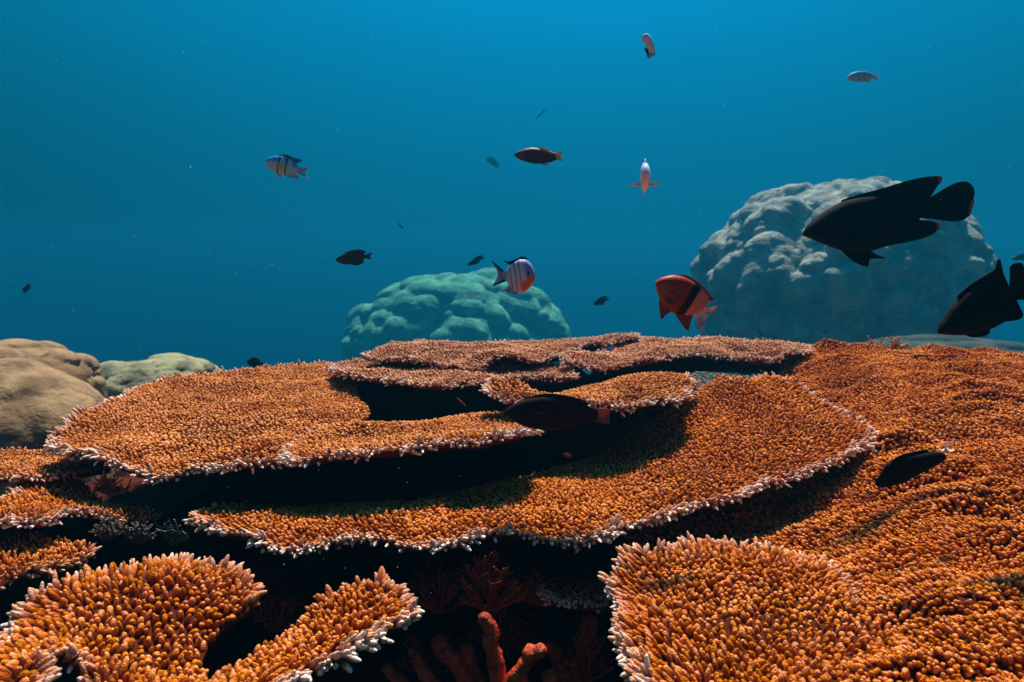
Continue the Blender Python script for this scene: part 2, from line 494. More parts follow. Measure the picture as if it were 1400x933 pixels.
        M3.append(np.clip(w2 * (1 - 0.45 * np.clip(o2[:, 1] * 2, 0, 1)) * (0.40, 0.95, 1.0)[tier] * (0.55 + 0.65 * RNG.random(k)) * (1.05 + 0.4 * vnoise(p[:, 0], p[:, 1], 0.05, seed + 15)), 0, 1))
    if P3:
        branchlets('margin_branchlets', np.concatenate(P3), np.concatenate(A3), np.concatenate(L3), np.concatenate(R3), np.concatenate(M3),
                   mat, root, max(sides, 6), max(rings, 4), base)
    return root

def stepped(q):
    """low overlapping steps of the old plate, highest on their far side"""
    x, y = q[:, 0], q[:, 1]
    yy = y + 0.05 * vnoise(x, y, 0.30, 31) + 0.030 * vnoise(x, y, 0.09, 36) + 0.06 * x
    s = np.mod(yy / 0.095, 1.0)
    amp = 0.018 * np.clip(0.35 + 1.6 * vnoise(x, y, 0.16, 32), 0, 1)
    return amp * np.where(s < 0.16, s / 0.16, (1 - s) / 0.84) + 0.012 * vnoise(x * 0.5, y * 1.3, 0.06, 33) + 0.004 * vnoise(x * 0.6, y * 1.6, 0.025, 34)

GT = 'tiers of the table coral'
# large lower right table
table_coral('broad rugged orange table coral filling the right side under the two black fish',
    [(1080, 484, 1.95, 0), (1180, 479, 2.0, 0), (1300, 482, 2.05, 0), (1460, 486, 2.1, 0), (1700, 520, 1.9, 0), (1800, 760, 0.95, 0), (1800, 1050, 0.55, 0),
     (1500, 1080, 0.50, 0), (1150, 1080, 0.54, 0), (1040, 940, 0.72, 0), (960, 860, 0.90, 0), (880, 770, 1.05, 0), (850, 715, 1.25, 0), (960, 650, 1.42, 0), (1050, 560, 1.65, 0)],
    M_NEAR, inner=[(1200, 600, 1.32), (1350, 600, 1.27), (1250, 700, 0.97), (1400, 720, 0.94), (1280, 850, 0.725), (1400, 850, 0.72), (1130, 640, 1.27), (1050, 740, 1.10), (1150, 765, 0.97), (1190, 820, 0.82),
                   (1250, 520, 1.66), (1400, 530, 1.62)],
    spacing=0.0062, L=0.0082, r=0.0029, sides=7, rings=4, wob=0.0, bump=0.010, lean=(-0.50, -0.05, 0), relief=stepped, holes=0.04, under=0.05, thick=0.02)
# front right lobe
table_coral('front right orange table coral lobe with pale left edge',
    [(828, 800, 0.86), (842, 778, 0.90), (880, 764, 0.92), (960, 760, 0.92), (1040, 760, 0.91), (1085, 765, 0.90, .9), (1138, 792, 0.845, .7), (1180, 840, 0.76, 0), (1260, 890, 0.68, 0),
     (1330, 960, 0.60, 0), (1340, 1080, 0.50, 0), (1000, 1080, 0.50, .4), (905, 960, 0.60, 1), (868, 915, 0.66, 1), (845, 870, 0.73, 1), (832, 835, 0.79, 1)],
    M_NEAR, inner=[(960, 840, 0.76), (1080, 850, 0.735), (1050, 930, 0.63), (1180, 930, 0.635)],
    spacing=0.0067, L=0.0103, r=0.0031, sides=8, rings=5, rim_L=0.0139, bump=0.006, group='front coral lobes')
# big middle table
table_coral('long orange table coral shelf sweeping across the middle, white tipped edge',
    [(268, 712, 1.06), (300, 697, 1.12, .7), (360, 694, 1.18, .1), (480, 692, 1.23, 0), (600, 682, 1.28, 0), (680, 664, 1.37, 0), (740, 650, 1.44, 0), (810, 626, 1.54, 0), (865, 592, 1.66, 0), (880, 562, 1.70, 0), (960, 548, 1.62, 0),
     (1010, 532, 1.58, .4), (985, 522, 1.56, .8), (1040, 518, 1.57), (1085, 522, 1.56), (1105, 540, 1.50), (1150, 565, 1.42), (1178, 585, 1.34), (1182, 604, 1.27), (1140, 636, 1.16), (1060, 662, 1.10), (1000, 680, 1.06), (935, 700, 1.03),
     (860, 722, 1.00), (790, 738, 0.98), (735, 735, 0.985), (672, 728, 0.985), (650, 733, 0.975), (600, 745, 0.96), (545, 752, 0.95), (500, 738, 0.965), (430, 744, 0.965), (380, 752, 0.955), (345, 735, 0.985), (300, 726, 1.01)],
    M_NEAR, inner=[(600, 690, 1.12), (800, 668, 1.20), (950, 640, 1.22), (1080, 600, 1.26), (900, 600, 1.42), (1000, 570, 1.40), (450, 700, 1.12), (700, 660, 1.30)],
    spacing=0.0067, L=0.0083, r=0.0029, sides=7, rings=4, rim_L=0.0131, bump=0.005, group=GT)
# upper left big table
table_coral('wide tan table coral on the left with white tipped edge',
    [(74, 604, 1.24), (90, 580, 1.32), (130, 558, 1.45), (200, 530, 1.65), (280, 512, 1.85), (360, 504, 1.98, .6), (450, 499, 2.05, .4), (510, 503, 2.0, 0), (492, 520, 1.82, 0), (488, 542, 1.60, 0), (505, 565, 1.46, 0), (490, 580, 1.38, 0),
     (460, 600, 1.27, 0), (420, 618, 1.19, .5), (340, 634, 1.13), (290, 640, 1.11), (222, 652, 1.08), (180, 640, 1.11), (140, 632, 1.13), (100, 620, 1.17)],
    M_MID, inner=[(250, 570, 1.42), (400, 560, 1.48), (350, 530, 1.72), (300, 600, 1.25), (455, 530, 1.7)],
    spacing=0.0067, L=0.0074, r=0.0029, sides=6, rings=4, rim_L=0.0132, bump=0.006, group=GT)
# lip that laps over it
table_coral('narrow tan coral lip lapping over the left table, scalloped white edge',
    [(400, 612, 1.20), (425, 595, 1.27, .7), (455, 590, 1.36, 0), (500, 608, 1.50, 0), (560, 612, 1.58, 0), (640, 606, 1.62, 0), (690, 580, 1.52, .1), (715, 580, 1.30, .5), (732, 590, 1.20), (690, 594, 1.13), (640, 604, 1.11), (590, 610, 1.10),  # unseen back lengthened to keep sun from leaking in behind the lip
     (540, 618, 1.085), (500, 622, 1.08), (450, 626, 1.09), (410, 632, 1.10)],
    M_MID, inner=[(560, 598, 1.22), (470, 583, 1.34), (540, 582, 1.37), (620, 574, 1.41), (675, 567, 1.43)], spacing=0.0067, L=0.0081, r=0.0029, sides=6, rings=4, rim_L=0.0131, bump=0.004, group=GT, under=0.18)
# top tiers
table_coral('pinkish top tier of coral pointing left, below the teal boulder coral',
    [(503, 486, 1.80), (540, 472, 1.95), (580, 466, 2.05), (640, 470, 2.08), (720, 468, 2.12), (800, 464, 2.15), (872, 460, 2.10), (840, 468, 1.95), (780, 478, 1.82), (740, 486, 1.74), (690, 492, 1.69), (640, 500, 1.64),
     (600, 494, 1.66), (555, 492, 1.70)],
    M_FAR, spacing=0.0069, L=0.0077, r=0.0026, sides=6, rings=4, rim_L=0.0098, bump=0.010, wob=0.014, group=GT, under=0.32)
table_coral('pinkish second tier of coral beneath the top tier',
    [(452, 505, 1.78), (480, 497, 1.95, .5), (560, 492, 2.0, 0), (680, 498, 1.95, 0), (760, 500, 1.85, .3), (785, 510, 1.66), (740, 514, 1.60), (690, 514, 1.58), (650, 520, 1.54), (600, 526, 1.51), (560, 524, 1.52), (520, 518, 1.56), (480, 514, 1.62)],
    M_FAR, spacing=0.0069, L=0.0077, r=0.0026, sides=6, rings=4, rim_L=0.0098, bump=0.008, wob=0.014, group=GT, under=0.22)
table_coral('pinkish far tier of coral right of the dark gap, below the grey boulder coral',
    [(770, 492, 1.72), (820, 484, 1.85, .7), (850, 472, 2.0), (890, 463, 2.15), (960, 464, 2.15), (1040, 468, 2.12), (1098, 472, 2.05), (1104, 482, 1.92), (1060, 490, 1.80), (1020, 493, 1.75), (960, 486, 1.78), (900, 488, 1.72), (850, 496, 1.66), (810, 500, 1.64)],
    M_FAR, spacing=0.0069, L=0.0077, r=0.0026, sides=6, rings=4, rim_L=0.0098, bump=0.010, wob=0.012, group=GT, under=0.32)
# small middle shelf with a curled left end
table_coral('small curved tan shelf behind the brown fish',
    [(666, 533, 1.36), (690, 524, 1.45), (712, 530, 1.44), (728, 546, 1.44, .5), (770, 552, 1.60, 0), (800, 548, 1.78, 0), (860, 534, 1.90, 0), (925, 528, 1.86, 0), (943, 521, 1.56, .8), (938, 536, 1.42), (900, 546, 1.34), (860, 556, 1.27), (820, 556, 1.27), (790, 552, 1.30, .6),  # unseen back edge added to cast shade on the long shelf below
     (740, 556, 1.30, .6), (700, 552, 1.31), (678, 546, 1.32)],
    M_MID, inner=[(745, 545, 1.43), (800, 534, 1.52), (850, 519, 1.62), (900, 516, 1.62)], spacing=0.0067, L=0.0086, r=0.0029, sides=6, rings=4, rim_L=0.0115, bump=0.005, group=GT, under=0.2)
table_coral('dull grey green coral shelf in the shade under the far tier',
    [(935, 530, 1.60), (950, 512, 1.72), (1000, 502, 1.82), (1035, 506, 1.78), (1030, 514, 1.70), (985, 518, 1.62), (955, 532, 1.55)],
    M_DULL, spacing=0.0063, L=0.0054, r=0.0024, sides=5, rings=3, rim_L=0.0057, bump=0.008, plate_mat=M_PLATE_G, group=GT)
# front left lobes
table_coral('front left orange table coral fan with thick branchlets and pale outer edge',
    [(-40, 960, 0.62), (10, 880, 0.70), (40, 840, 0.75), (80, 808, 0.79), (150, 785, 0.83), (230, 772, 0.85), (300, 768, 0.86), (330, 790, 0.84, .5), (345, 830, 0.80, .2), (300, 870, 0.76, 0), (275, 905, 0.70, 0), (300, 960, 0.62, 0),
     (260, 1050, 0.52, 0), (140, 1000, 0.56, .3), (110, 915, 0.63, .6), (70, 905, 0.625, 1), (40, 945, 0.585), (-20, 1010, 0.53)],
    M_NEAR, inner=[(180, 850, 0.75), (260, 820, 0.79), (100, 870, 0.71), (200, 920, 0.67)],
    spacing=0.0070, L=0.0113, r=0.0032, sides=8, rings=5, rim_L=0.0132, bump=0.005, group='front coral lobes')
table_coral('front orange coral fan left of the red finger coral, tips pale on its right edge',
    [(250, 960, 0.60, .1), (300, 925, 0.66, .1), (350, 893, 0.72, 0), (400, 860, 0.78, .2), (450, 820, 0.83, .3), (520, 795, 0.86, .6), (548, 812, 0.85), (548, 842, 0.80), (520, 872, 0.755), (480, 895, 0.72), (440, 915, 0.69), (400, 940, 0.655), (330, 1000, 0.58), (260, 1040, 0.53, .3)],
    M_NEAR, inner=[(450, 868, 0.76), (370, 925, 0.68)], spacing=0.0070, L=0.0108, r=0.0032, sides=8, rings=5, rim_L=0.0132, bump=0.005, group='front coral lobes')
# small left tables
GL = 'small coral shelves at the left edge'
table_coral('thin pale brown coral shelf touching the left border below the brown boulder',
    [(-60, 640, 1.25, .4), (-20, 625, 1.38, .3), (60, 616, 1.48, .2), (120, 620, 1.46, 0), (150, 640, 1.30, 0), (90, 648, 1.20, .4), (30, 650, 1.17), (-20, 648, 1.17)],
    M_MID, spacing=0.0069, L=0.0063, r=0.0024, sides=6, rings=3, rim_L=0.0107, group=GL)
table_coral('orange coral shelf at the left, second from the top, running into the dark',
    [(-60, 700, 1.02), (0, 685, 1.10), (28, 676, 1.14), (32, 660, 1.20), (70, 650, 1.28, .2), (110, 660, 1.24, 0), (150, 690, 1.16, 0), (215, 705, 1.12, .2), (190, 716, 1.08, .2), (140, 708, 1.06, .5), (90, 702, 1.03), (70, 712, 0.99), (0, 714, 0.97), (-60, 716, 0.97)],
    M_NEAR, inner=[(60, 690, 1.08)], spacing=0.0071, L=0.0099, r=0.0025, sides=6, rings=4, rim_L=0.0123, group=GL)
table_coral('shaded brown coral shelf at the left, lowest, above the front fan',
    [(-60, 770, 0.92, .6), (-20, 740, 1.0, .2), (40, 735, 1.02, .1), (100, 738, 1.02, .1), (125, 755, 0.98, .3), (95, 775, 0.94, .3), (50, 785, 0.90, .4), (0, 800, 0.86, .5), (-60, 815, 0.83, .6)],
    M_NEAR, spacing=0.0074, L=0.0099, r=0.0025, sides=6, rings=4, rim_L=0.0115, group=GL)

# ------------------------------------------------------------------ boulder corals
def voro(dirs, n, seed, sharp):
    """overlapping round knobs: 0 in the gaps .. 1 on top of a knob"""
    g = np.random.default_rng(seed); c = g.normal(size=(n, 3)); c /= np.linalg.norm(c, axis=1)[:, None]
    w = 2.45 / math.sqrt(n) * g.uniform(0.75, 1.25, n); hgt = g.uniform(0.65, 1.0, n)
    out = np.empty(len(dirs)); idx = np.empty(len(dirs), int); w2 = (w * w).astype(np.float32)
    df = dirs.astype(np.float32); cf = c.astype(np.float32)
    for s in range(0, len(dirs), 8000):
        d2 = 2 - 2 * (df[s:s + 8000] @ cf.T)
        v = np.sqrt(np.clip(1 - d2 / w2, 0, 1)) * hgt
        idx[s:s + 8000] = v.argmax(1); out[s:s + 8000] = v.max(1)
    return out, idx

def boulder_coral(label, px, top, D, rx, ry, rz, mat, n1, a1, n2, a2, seed, drop=0.0, sub=7, flat=0.0, n3=0, a3=0.0, cat='boulder coral', group=None, flare=-0.15):
    bm = bmesh.new(); bmesh.ops.create_icosphere(bm, subdivisions=sub, radius=1.0)
    V = np.array([v.co[:] for v in bm.verts]); Fc = [tuple(v.index for v in f.verts) for f in bm.faces]; bm.free()
    g = np.random.default_rng(seed + 100)
    wv = V + 0.05 * np.stack([vnoise(V[:, 1] + V[:, 2], V[:, 0] * 1.3 + V[:, 2], 0.35, seed + k) for k in range(3)], 1)
    wv /= np.linalg.norm(wv, axis=1)[:, None]
    b1, i1 = voro(wv, n1, seed, 1.1)
    b2, i2 = voro(wv, n2, seed + 1, 1.3)
    h1 = 0.0; h2 = 0.5
    r = 1 + a1 * (b1 * (1 + 0.5 * h1)) + a2 * b2 * (0.75 + 0.5 * h2) 
    if n3:
        b3, i3 = voro(wv, n3, seed + 2, 1.4)
        r = r + a3 * b3
    r = r / (1 + 0.85 * a1 + 0.7 * a2)
    W = V * r[:, None]
    W = W * np.array([rx, ry, rz])
    # the flanks drop to the sea floor instead of curling under
    low = np.clip(-V[:, 2], 0, 1)
    k = 1 + flare * low ** 2
    W[:, 0] *= k; W[:, 1] *= k
    W[:, 2] -= drop * low
    c = P(px, top, D); c = Vector((c.x, D, c.z - rz))
    o = fast_mesh('boulder_coral', W, np.array(Fc), [], mat)
    o.location = c
    tag(o, label, cat, group)
    return o

M_B_BIG = plain_mat('pale_grey_boulder', (0.40, 0.45, 0.38), (0.17, 0.21, 0.19), 3.5, 0.9, 0.05, 22, spots=((0.14, 0.16, 0.16), 5.0))
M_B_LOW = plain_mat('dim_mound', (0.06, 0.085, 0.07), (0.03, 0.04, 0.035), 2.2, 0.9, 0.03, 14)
M_B_MID = plain_mat('green_boulder', (0.14, 0.50, 0.31), (0.05, 0.24, 0.16), 3.0, 0.9, 0.06, 18, spots=((0.10, 0.20, 0.15), 6.0))
M_B_L = plain_mat('brown_boulder', (0.33, 0.225, 0.125), (0.16, 0.105, 0.06), 9, 0.9, 0.012, 45, spots=((0.18, 0.11, 0.06), 6.0))
M_B_L2 = plain_mat('olive_boulder', (0.32, 0.33, 0.19), (0.15, 0.16, 0.10), 9.0, 0.9, 0.012, 45)
boulder_coral('largest boulder coral, pale grey and lumpy, behind the big black fish', 1150, 243, 12.0, 2.28, 2.0, 1.72, M_B_BIG, 70, 0.20, 480, 0.095, 3, drop=0.5, sub=7, n3=2600, a3=0.016, flare=0.12)
boulder_coral('green boulder coral dome in the middle distance behind the striped fish', 622, 364, 23.0, 3.62, 3.0, 2.5, M_B_MID, 40, 0.22, 260, 0.085, 8, drop=1.0, sub=7, n3=1200, a3=0.012)
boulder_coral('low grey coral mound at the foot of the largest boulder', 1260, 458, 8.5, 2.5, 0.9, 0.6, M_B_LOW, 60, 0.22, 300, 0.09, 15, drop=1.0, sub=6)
boulder_coral('smooth brown boulder coral cut by the left border', 28, 464, 2.75, 0.29, 0.28, 0.17, M_B_L, 60, 0.22, 160, 0.04, 21, drop=0.4, sub=6)
boulder_coral('smooth tan boulder coral standing in front of the other brown one', -12, 488, 2.35, 0.36, 0.32, 0.28, M_B_L, 44, 0.18, 160, 0.035, 27, drop=0.7, sub=6)
boulder_coral('olive green boulder coral with folded lobes, left of the tan table', 214, 480, 3.6, 0.36, 0.35, 0.21, M_B_L2, 70, 0.24, 200, 0.06, 33, drop=0.8, sub=6)

# ------------------------------------------------------------------ fish
def fish_mat(name, build, rough=0.45):
    m, n, l, b = new_mat(name)
    au = n.new('ShaderNodeAttribute'); au.attribute_name = 'u'
    av = n.new('ShaderNodeAttribute'); av.attribute_name = 'v'
    c = build(n, l, au.outputs['Fac'], av.outputs['Fac'])
    if isinstance(c, tuple): b.inputs['Base Color'].default_value = (*c, 1)
    else: l.new(c, b.inputs['Base Color'])
    b.inputs['Roughness'].default_value = rough
    b.inputs['Specular IOR Level'].default_value = 0.12
    bm = n.new('ShaderNodeBump'); bm.inputs['Strength'].default_value = 0.35; bm.inputs['Distance'].default_value = 0.0006
    vt = n.new('ShaderNodeTexVoronoi'); vt.inputs['Scale'].default_value = 450
    tc = n.new('ShaderNodeTexCoord'); l.new(tc.outputs['Object'], vt.inputs['Vector'])
    l.new(vt.outputs['Distance'], bm.inputs['Height']); l.new(bm.outputs[0], b.inputs['Normal'])
    return m
def solid(c): return lambda n, l, u, v: mix(n, l, maprange(n, l, noise_node(n, l, 90, 3), 0.4, 0.6), c, tuple(x * 0.6 for x in c))
def band(n, l, s, a, b, w=0.02):
    x = n.new('ShaderNodeMath'); x.operation = 'MULTIPLY'
    l.new(maprange(n, l, s, a - w, a + w), x.inputs[0]); l.new(maprange(n, l, s, b - w, b + w, 1, 0), x.inputs[1])
    return x.outputs[0]
def red_pat(n, l, u, v):
    c = mix(n, l, maprange(n, l, u, 0.0, 0.5), (0.55, 0.06, 0.018), (0.30, 0.035, 0.012))
    c = mix(n, l, maprange(n, l, v, 0.6, 1.0), c, (0.55, 0.03, 0.03))
    c = mix(n, l, band(n, l, u, 0.12, 0.30, 0.06), c, (0.45, 0.12, 0.01)); c = mix(n, l, maprange(n, l, v, 0.5, 0.62), c, (0.36, 0.035, 0.02))
    c = mix(n, l, maprange(n, l, u, 0.72, 0.76), c, (0.85, 0.22, 0.16))
    return mix(n, l, band(n, l, u, 0.60, 0.74), c, (0.015, 0.006, 0.008))
def sergeant_pat(n, l, u, v):
    c = mix(n, l, maprange(n, l, v, 0.35, 0.9), (0.86, 0.72, 0.88), (0.60, 0.58, 0.92))
    for a in (0.42, 0.58, 0.74):
        c = mix(n, l, band(n, l, u, a, a + 0.05, 0.015), c, (0.9, 0.88, 0.82))
        c = mix(n, l, band(n, l, u, a + 0.07, a + 0.11, 0.015), c, (0.34, 0.30, 0.36))
    h = mix(n, l, maprange(n, l, u, 0.26, 0.36), (0.25, 0.26, 0.62), c)
    f = n.new('ShaderNodeMath'); f.operation = 'MULTIPLY'
    l.new(maprange(n, l, v, 0.22, 0.42, 1, 0), f.inputs[0]); l.new(maprange(n, l, u, 0.45, 0.62, 1, 0), f.inputs[1])
    return mix(n, l, f.outputs[0], h, (0.85, 0.16, 0.02))
def blue_pat(n, l, u, v):
    c = mix(n, l, maprange(n, l, v, 0.45, 0.75), (0.50, 0.74, 0.98), (0.05, 0.50, 0.98))
    for a in (0.47, 0.68):
        c = mix(n, l, band(n, l, u, a, a + 0.07, 0.02), c, (0.35, 0.75, 0.65))
        c = mix(n, l, band(n, l, u, a - 0.07, a - 0.03, 0.015), c, (0.02, 0.07, 0.14))
    f = n.new('ShaderNodeMath'); f.operation = 'MULTIPLY'
    l.new(band(n, l, u, 0.42, 0.60, 0.02), f.inputs[0]); l.new(band(n, l, v, 0.3, 0.62, 0.05), f.inputs[1])
    c = mix(n, l, f.outputs[0], c, (0.55, 0.62, 0.05))
    return mix(n, l, maprange(n, l, v, 0.88, 0.98), c, (0.01, 0.08, 0.38))
def wrasse_pat(n, l, u, v):
    c = mix(n, l, maprange(n, l, v, 0.7, 0.95), (0.055, 0.035, 0.040), (0.35, 0.16, 0.05))
    c = mix(n, l, band(n, l, u, 0.10, 0.26, 0.04), c, (0.22, 0.015, 0.07))
    c = mix(n, l, maprange(n, l, u, 0.06, 0.11, 1, 0), c, (0.01, 0.04, 0.02))
    return mix(n, l, maprange(n, l, v, 0.15, 0.3, 1, 0), c, (0.01, 0.03, 0.06))
FM = {
    'black': fish_mat('black_skin', solid((0.003, 0.0022, 0.0026)), 0.8),
    'brownblack': fish_mat('dark_brown_skin', solid((0.010, 0.0035, 0.0035)), 0.8),
    'cave': fish_mat('dark_red_brown_skin', solid((0.022, 0.005, 0.004)), 0.8),
    'dark': fish_mat('slate_skin', solid((0.03, 0.02, 0.03)), 0.6),
    'red': fish_mat('red_barred_skin', red_pat), 'pinkfin': fish_mat('pink_fin', solid((0.98, 0.66, 0.68))), 'redfin': fish_mat('dark_red_fin', solid((0.50, 0.05, 0.025))),
    'serg': fish_mat('striped_lilac_skin', sergeant_pat), 'palefin': fish_mat('pale_lilac_fin', solid((0.42, 0.62, 0.98))), 'blackfin': fish_mat('black_fin', solid((0.006, 0.008, 0.02))),
    'blue': fish_mat('striped_blue_skin', blue_pat), 'wrasse': fish_mat('dusky_skin', wrasse_pat), 'yellow': fish_mat('yellow_fin', solid((0.95, 0.62, 0.03))),
    'bluefin': fish_mat('deep_blue_fin', solid((0.03, 0.22, 0.65))),
    'white': fish_mat('pale_pink_skin', lambda n, l, u, v: mix(n, l, maprange(n, l, v, 0.55, 0.95), (0.85, 0.84, 0.95), (0.50, 0.62, 0.95))),
    'whitefin': fish_mat('white_fin', solid((0.85, 0.85, 0.92))), 'paleblue': fish_mat('faded_blue_skin', lambda n, l, u, v: mix(n, l, 0.6, blue_pat(n, l, u, v), (0.10, 0.50, 0.85))), 'orangefin': fish_mat('dull_orange_fin', solid((0.40, 0.11, 0.05))), 'amber': fish_mat('amber_fin_tip', solid((0.42, 0.14, 0.02))),
    'eye': fish_mat('dark_eye', lambda n, l, u, v: (0.004, 0.004, 0.006), 0.15), 'iris': fish_mat('pale_iris', lambda n, l, u, v: (0.5, 0.5, 0.45), 0.3),
}
def fish(kind, label, D, ang, body, fins, mat, wr=0.36, eye=None, group=None, cat='fish', flip=False, iris=False, yaw=0.0):
    """body, fins: outlines in photograph pixels at distance D; the body gets a rounded section, fins a thin tapering blade"""
    bp = np.array(body, float); c = (bp.min(0) + bp.max(0)) / 2; sc = D / F_PX
    ca, sa = math.cos(R(ang)), math.sin(R(ang))
    def loc(p):
        x = (p[0] - c[0]) * sc; z = -(p[1] - c[1]) * sc
        return (x * ca + z * sa, -x * sa + z * ca)
    b = np.array([loc(p) for p in body])
    root = empty(kind, P(c[0], c[1], D), (0, -R(ang), R(yaw)))
    if yaw:
        root.rotation_euler = (Matrix.Rotation(R(yaw), 3, 'Z') @ Matrix.Rotation(-R(ang), 3, 'Y')).to_euler()
    tag(root, label, cat, group)
    x0, x1 = b[:, 0].min(), b[:, 0].max(); n = len(b)
    NS, NR = 30, 18
    xs = x0 + (x1 - x0) * (0.5 - 0.5 * np.cos(np.linspace(0.06, 0.985, NS) * math.pi))
    top, bot = [], []
    for x in xs:
        zs = []
        for i in range(n):
            p, q = b[i], b[(i + 1) % n]
            if (p[0] > x) != (q[0] > x): zs.append(p[1] + (q[1] - p[1]) * (x - p[0]) / (q[0] - p[0]))
        top.append(max(zs)); bot.append(min(zs))
    ker = np.array([.25, .5, .25])
    sm = lambda a: np.r_[a[0], np.convolve(a, ker, 'valid'), a[-1]]
    top, bot = sm(np.array(top)), sm(np.array(bot))
    H = (top - bot).max()
    u = (xs - x0) / (x1 - x0)
    if flip: u = 1 - u
    hw = wr * H / 2 * np.clip(np.sin(np.clip(u * 1.05 + 0.08, 0, 1) ** 0.75 * math.pi), 0.10, 1) ** 0.7
    hw = np.minimum(hw, (top - bot) * 0.55)
    V, U, W = [], [], []
    for k in range(NS):
        for j in range(NR):
            a = j / NR * 2 * math.pi; z = (top[k] + bot[k]) / 2 + (top[k] - bot[k]) / 2 * math.cos(a)
            V.append((xs[k], hw[k] * math.copysign(abs(math.sin(a)) ** 0.85, math.sin(a)), z)); U.append(u[k]); W.append(0.5 + 0.5 * math.cos(a))
    V.append((x0, 0, (top[0] + bot[0]) / 2)); U.append(u[0]); W.append(.5)
    V.append((x1, 0, (top[-1] + bot[-1]) / 2)); U.append(u[-1]); W.append(.5)
    Q = [(k * NR + j, k * NR + (j + 1) % NR, (k + 1) * NR + (j + 1) % NR, (k + 1) * NR + j) for k in range(NS - 1) for j in range(NR)]
    T = [(j + 1 if j + 1 < NR else 0, j, NS * NR) for j in range(NR)] + [((NS - 1) * NR + j, (NS - 1) * NR + (j + 1) % NR, NS * NR + 1) for j in range(NR)]
    fast_mesh('body', V, np.array(T), np.array(Q), FM[mat], root, {'u': U, 'v': W})
    for f in fins:
        nm, fm, pts = f[0], f[1], f[2]
        lp = catmull(np.array([(*loc(p), 0) for p in pts]), max(0.0006, 3 * sc))[:, :2] if len(pts) > 4 else np.array([loc(p) for p in pts])
        cen = lp.mean(0); t = 0.0010 * max(D, 0.5); m = len(lp)
        side = f[3] if len(f) > 3 else 0.0; y0 = side * hw.max()
        res = delaunay_2d_cdt([Vector(p) for p in lp] + [Vector(cen)], [], [list(range(m))], 1, 1e-9)
        v2 = np.array([tuple(v) for v in res[0]]); tri = [tuple(x) for x in res[2] if len(x) == 3]
        if not tri: continue
        k = len(v2); dd = np.linalg.norm(v2 - cen, axis=1); th = t * (1 - 0.75 * np.clip(dd / (dd.max() + 1e-9), 0, 1))
        sp = side * 0.35 * np.linalg.norm(v2 - v2[0], axis=1)
        VV = np.concatenate([np.c_[v2[:, 0], y0 + sp + th, v2[:, 1]], np.c_[v2[:, 0], y0 + sp - th, v2[:, 1]]])
        ec = {}
        for a, bb, cc in tri:
            for e in ((a, bb), (bb, cc), (cc, a)): ec.setdefault((min(e), max(e)), []).append(e)
        bq = [(e[0][1], e[0][0], e[0][0] + k, e[0][1] + k) for e in ec.values() if len(e) == 1]
        TT = [(x[2], x[1], x[0]) for x in tri] + [(x[0] + k, x[1] + k, x[2] + k) for x in tri]
        uu = np.full(2 * k, 0.5)
        fast_mesh(nm, VV, np.array(TT), np.array(bq), FM[fm], root, {'u': uu, 'v': uu})
    if eye:
        ex, ez = loc(eye[:2]); er = eye[2] * sc
        i = int(np.abs(xs - ex).argmin()); cz = (top[i] + bot[i]) / 2; hh = (top[i] - bot[i]) / 2
        yy = hw[i] * math.sqrt(max(0.05, 1 - ((ez - cz) / hh) ** 2)) ** 0.85
        for sgn in (-1, 1):
            bm = bmesh.new(); bmesh.ops.create_uvsphere(bm, u_segments=14, v_segments=10, radius=er)
            me = bpy.data.meshes.new('eye'); bm.to_mesh(me); bm.free(); me.shade_smooth(); me.materials.append(FM['eye'])
            o = bpy.data.objects.new('eye', me); COL.objects.link(o); o.parent = root; o.location = (ex, sgn * yy * 0.92, ez); o.scale = (1, 0.5, 1)
            if iris:
                bm = bmesh.new(); bmesh.ops.create_uvsphere(bm, u_segments=14, v_segments=10, radius=er * 1.5)
                me = bpy.data.meshes.new('iris'); bm.to_mesh(me); bm.free(); me.shade_smooth(); me.materials.append(FM['iris'])
                q = bpy.data.objects.new('iris', me); COL.objects.link(q); q.parent = o; q.location = (0, -sgn * er * 0.5, 0); q.scale = (1, 0.7, 1)
    return root

GS = 'small dark fish in open water'
# 1 big black damselfish
fish('black_fish', 'large black fish with rounded tail swimming left before the grey boulder', 1.15, 14,
    [(1098, 322), (1101, 313), (1112, 301), (1130, 287), (1152, 275), (1180, 269), (1210, 266), (1240, 268), (1262, 273), (1264, 284), (1262, 297), (1245, 306), (1225, 322), (1200, 338), (1180, 346), (1160, 345), (1135, 337), (1112, 327)],
    [('dorsal_fin', 'black', [(1150, 277), (1170, 268), (1200, 260), (1240, 248), (1266, 243), (1281, 243), (1283, 247), (1277, 259), (1268, 272), (1258, 276), (1240, 282), (1200, 285)]),
     ('tail_fin', 'black', [(1250, 277), (1268, 271), (1290, 258), (1305, 251), (1319, 250), (1328, 258), (1329, 270), (1324, 284), (1322, 296), (1313, 302), (1298, 303), (1276, 300), (1252, 296)]),
     ('anal_fin', 'black', [(1188, 342), (1215, 336), (1245, 330), (1272, 322), (1281, 313), (1282, 307), (1275, 303), (1262, 302), (1245, 300), (1215, 315)]),
     ('pelvic_fin', 'black', [(1152, 340), (1160, 350), (1172, 359), (1188, 364), (1191, 354), (1212, 353), (1200, 348), (1190, 342), (1175, 335)]),
     ('fin_tip', 'amber', [(1279, 242), (1284, 243), (1284.5, 248), (1281, 254), (1280, 248)]), ('fin_tip', 'amber', [(1279, 304), (1283.5, 306), (1284, 311), (1281, 316), (1280, 309)]),
     ('fin_tip', 'amber', [(1325, 276), (1329.5, 274), (1327, 286), (1323.5, 297), (1322, 292)]),
     ('pectoral_fin', 'black', [(1150, 312), (1165, 304), (1182, 308), (1186, 320), (1176, 330), (1160, 326)], -1.0)],
    'black', 0.34, eye=(1124, 304, 2.6))
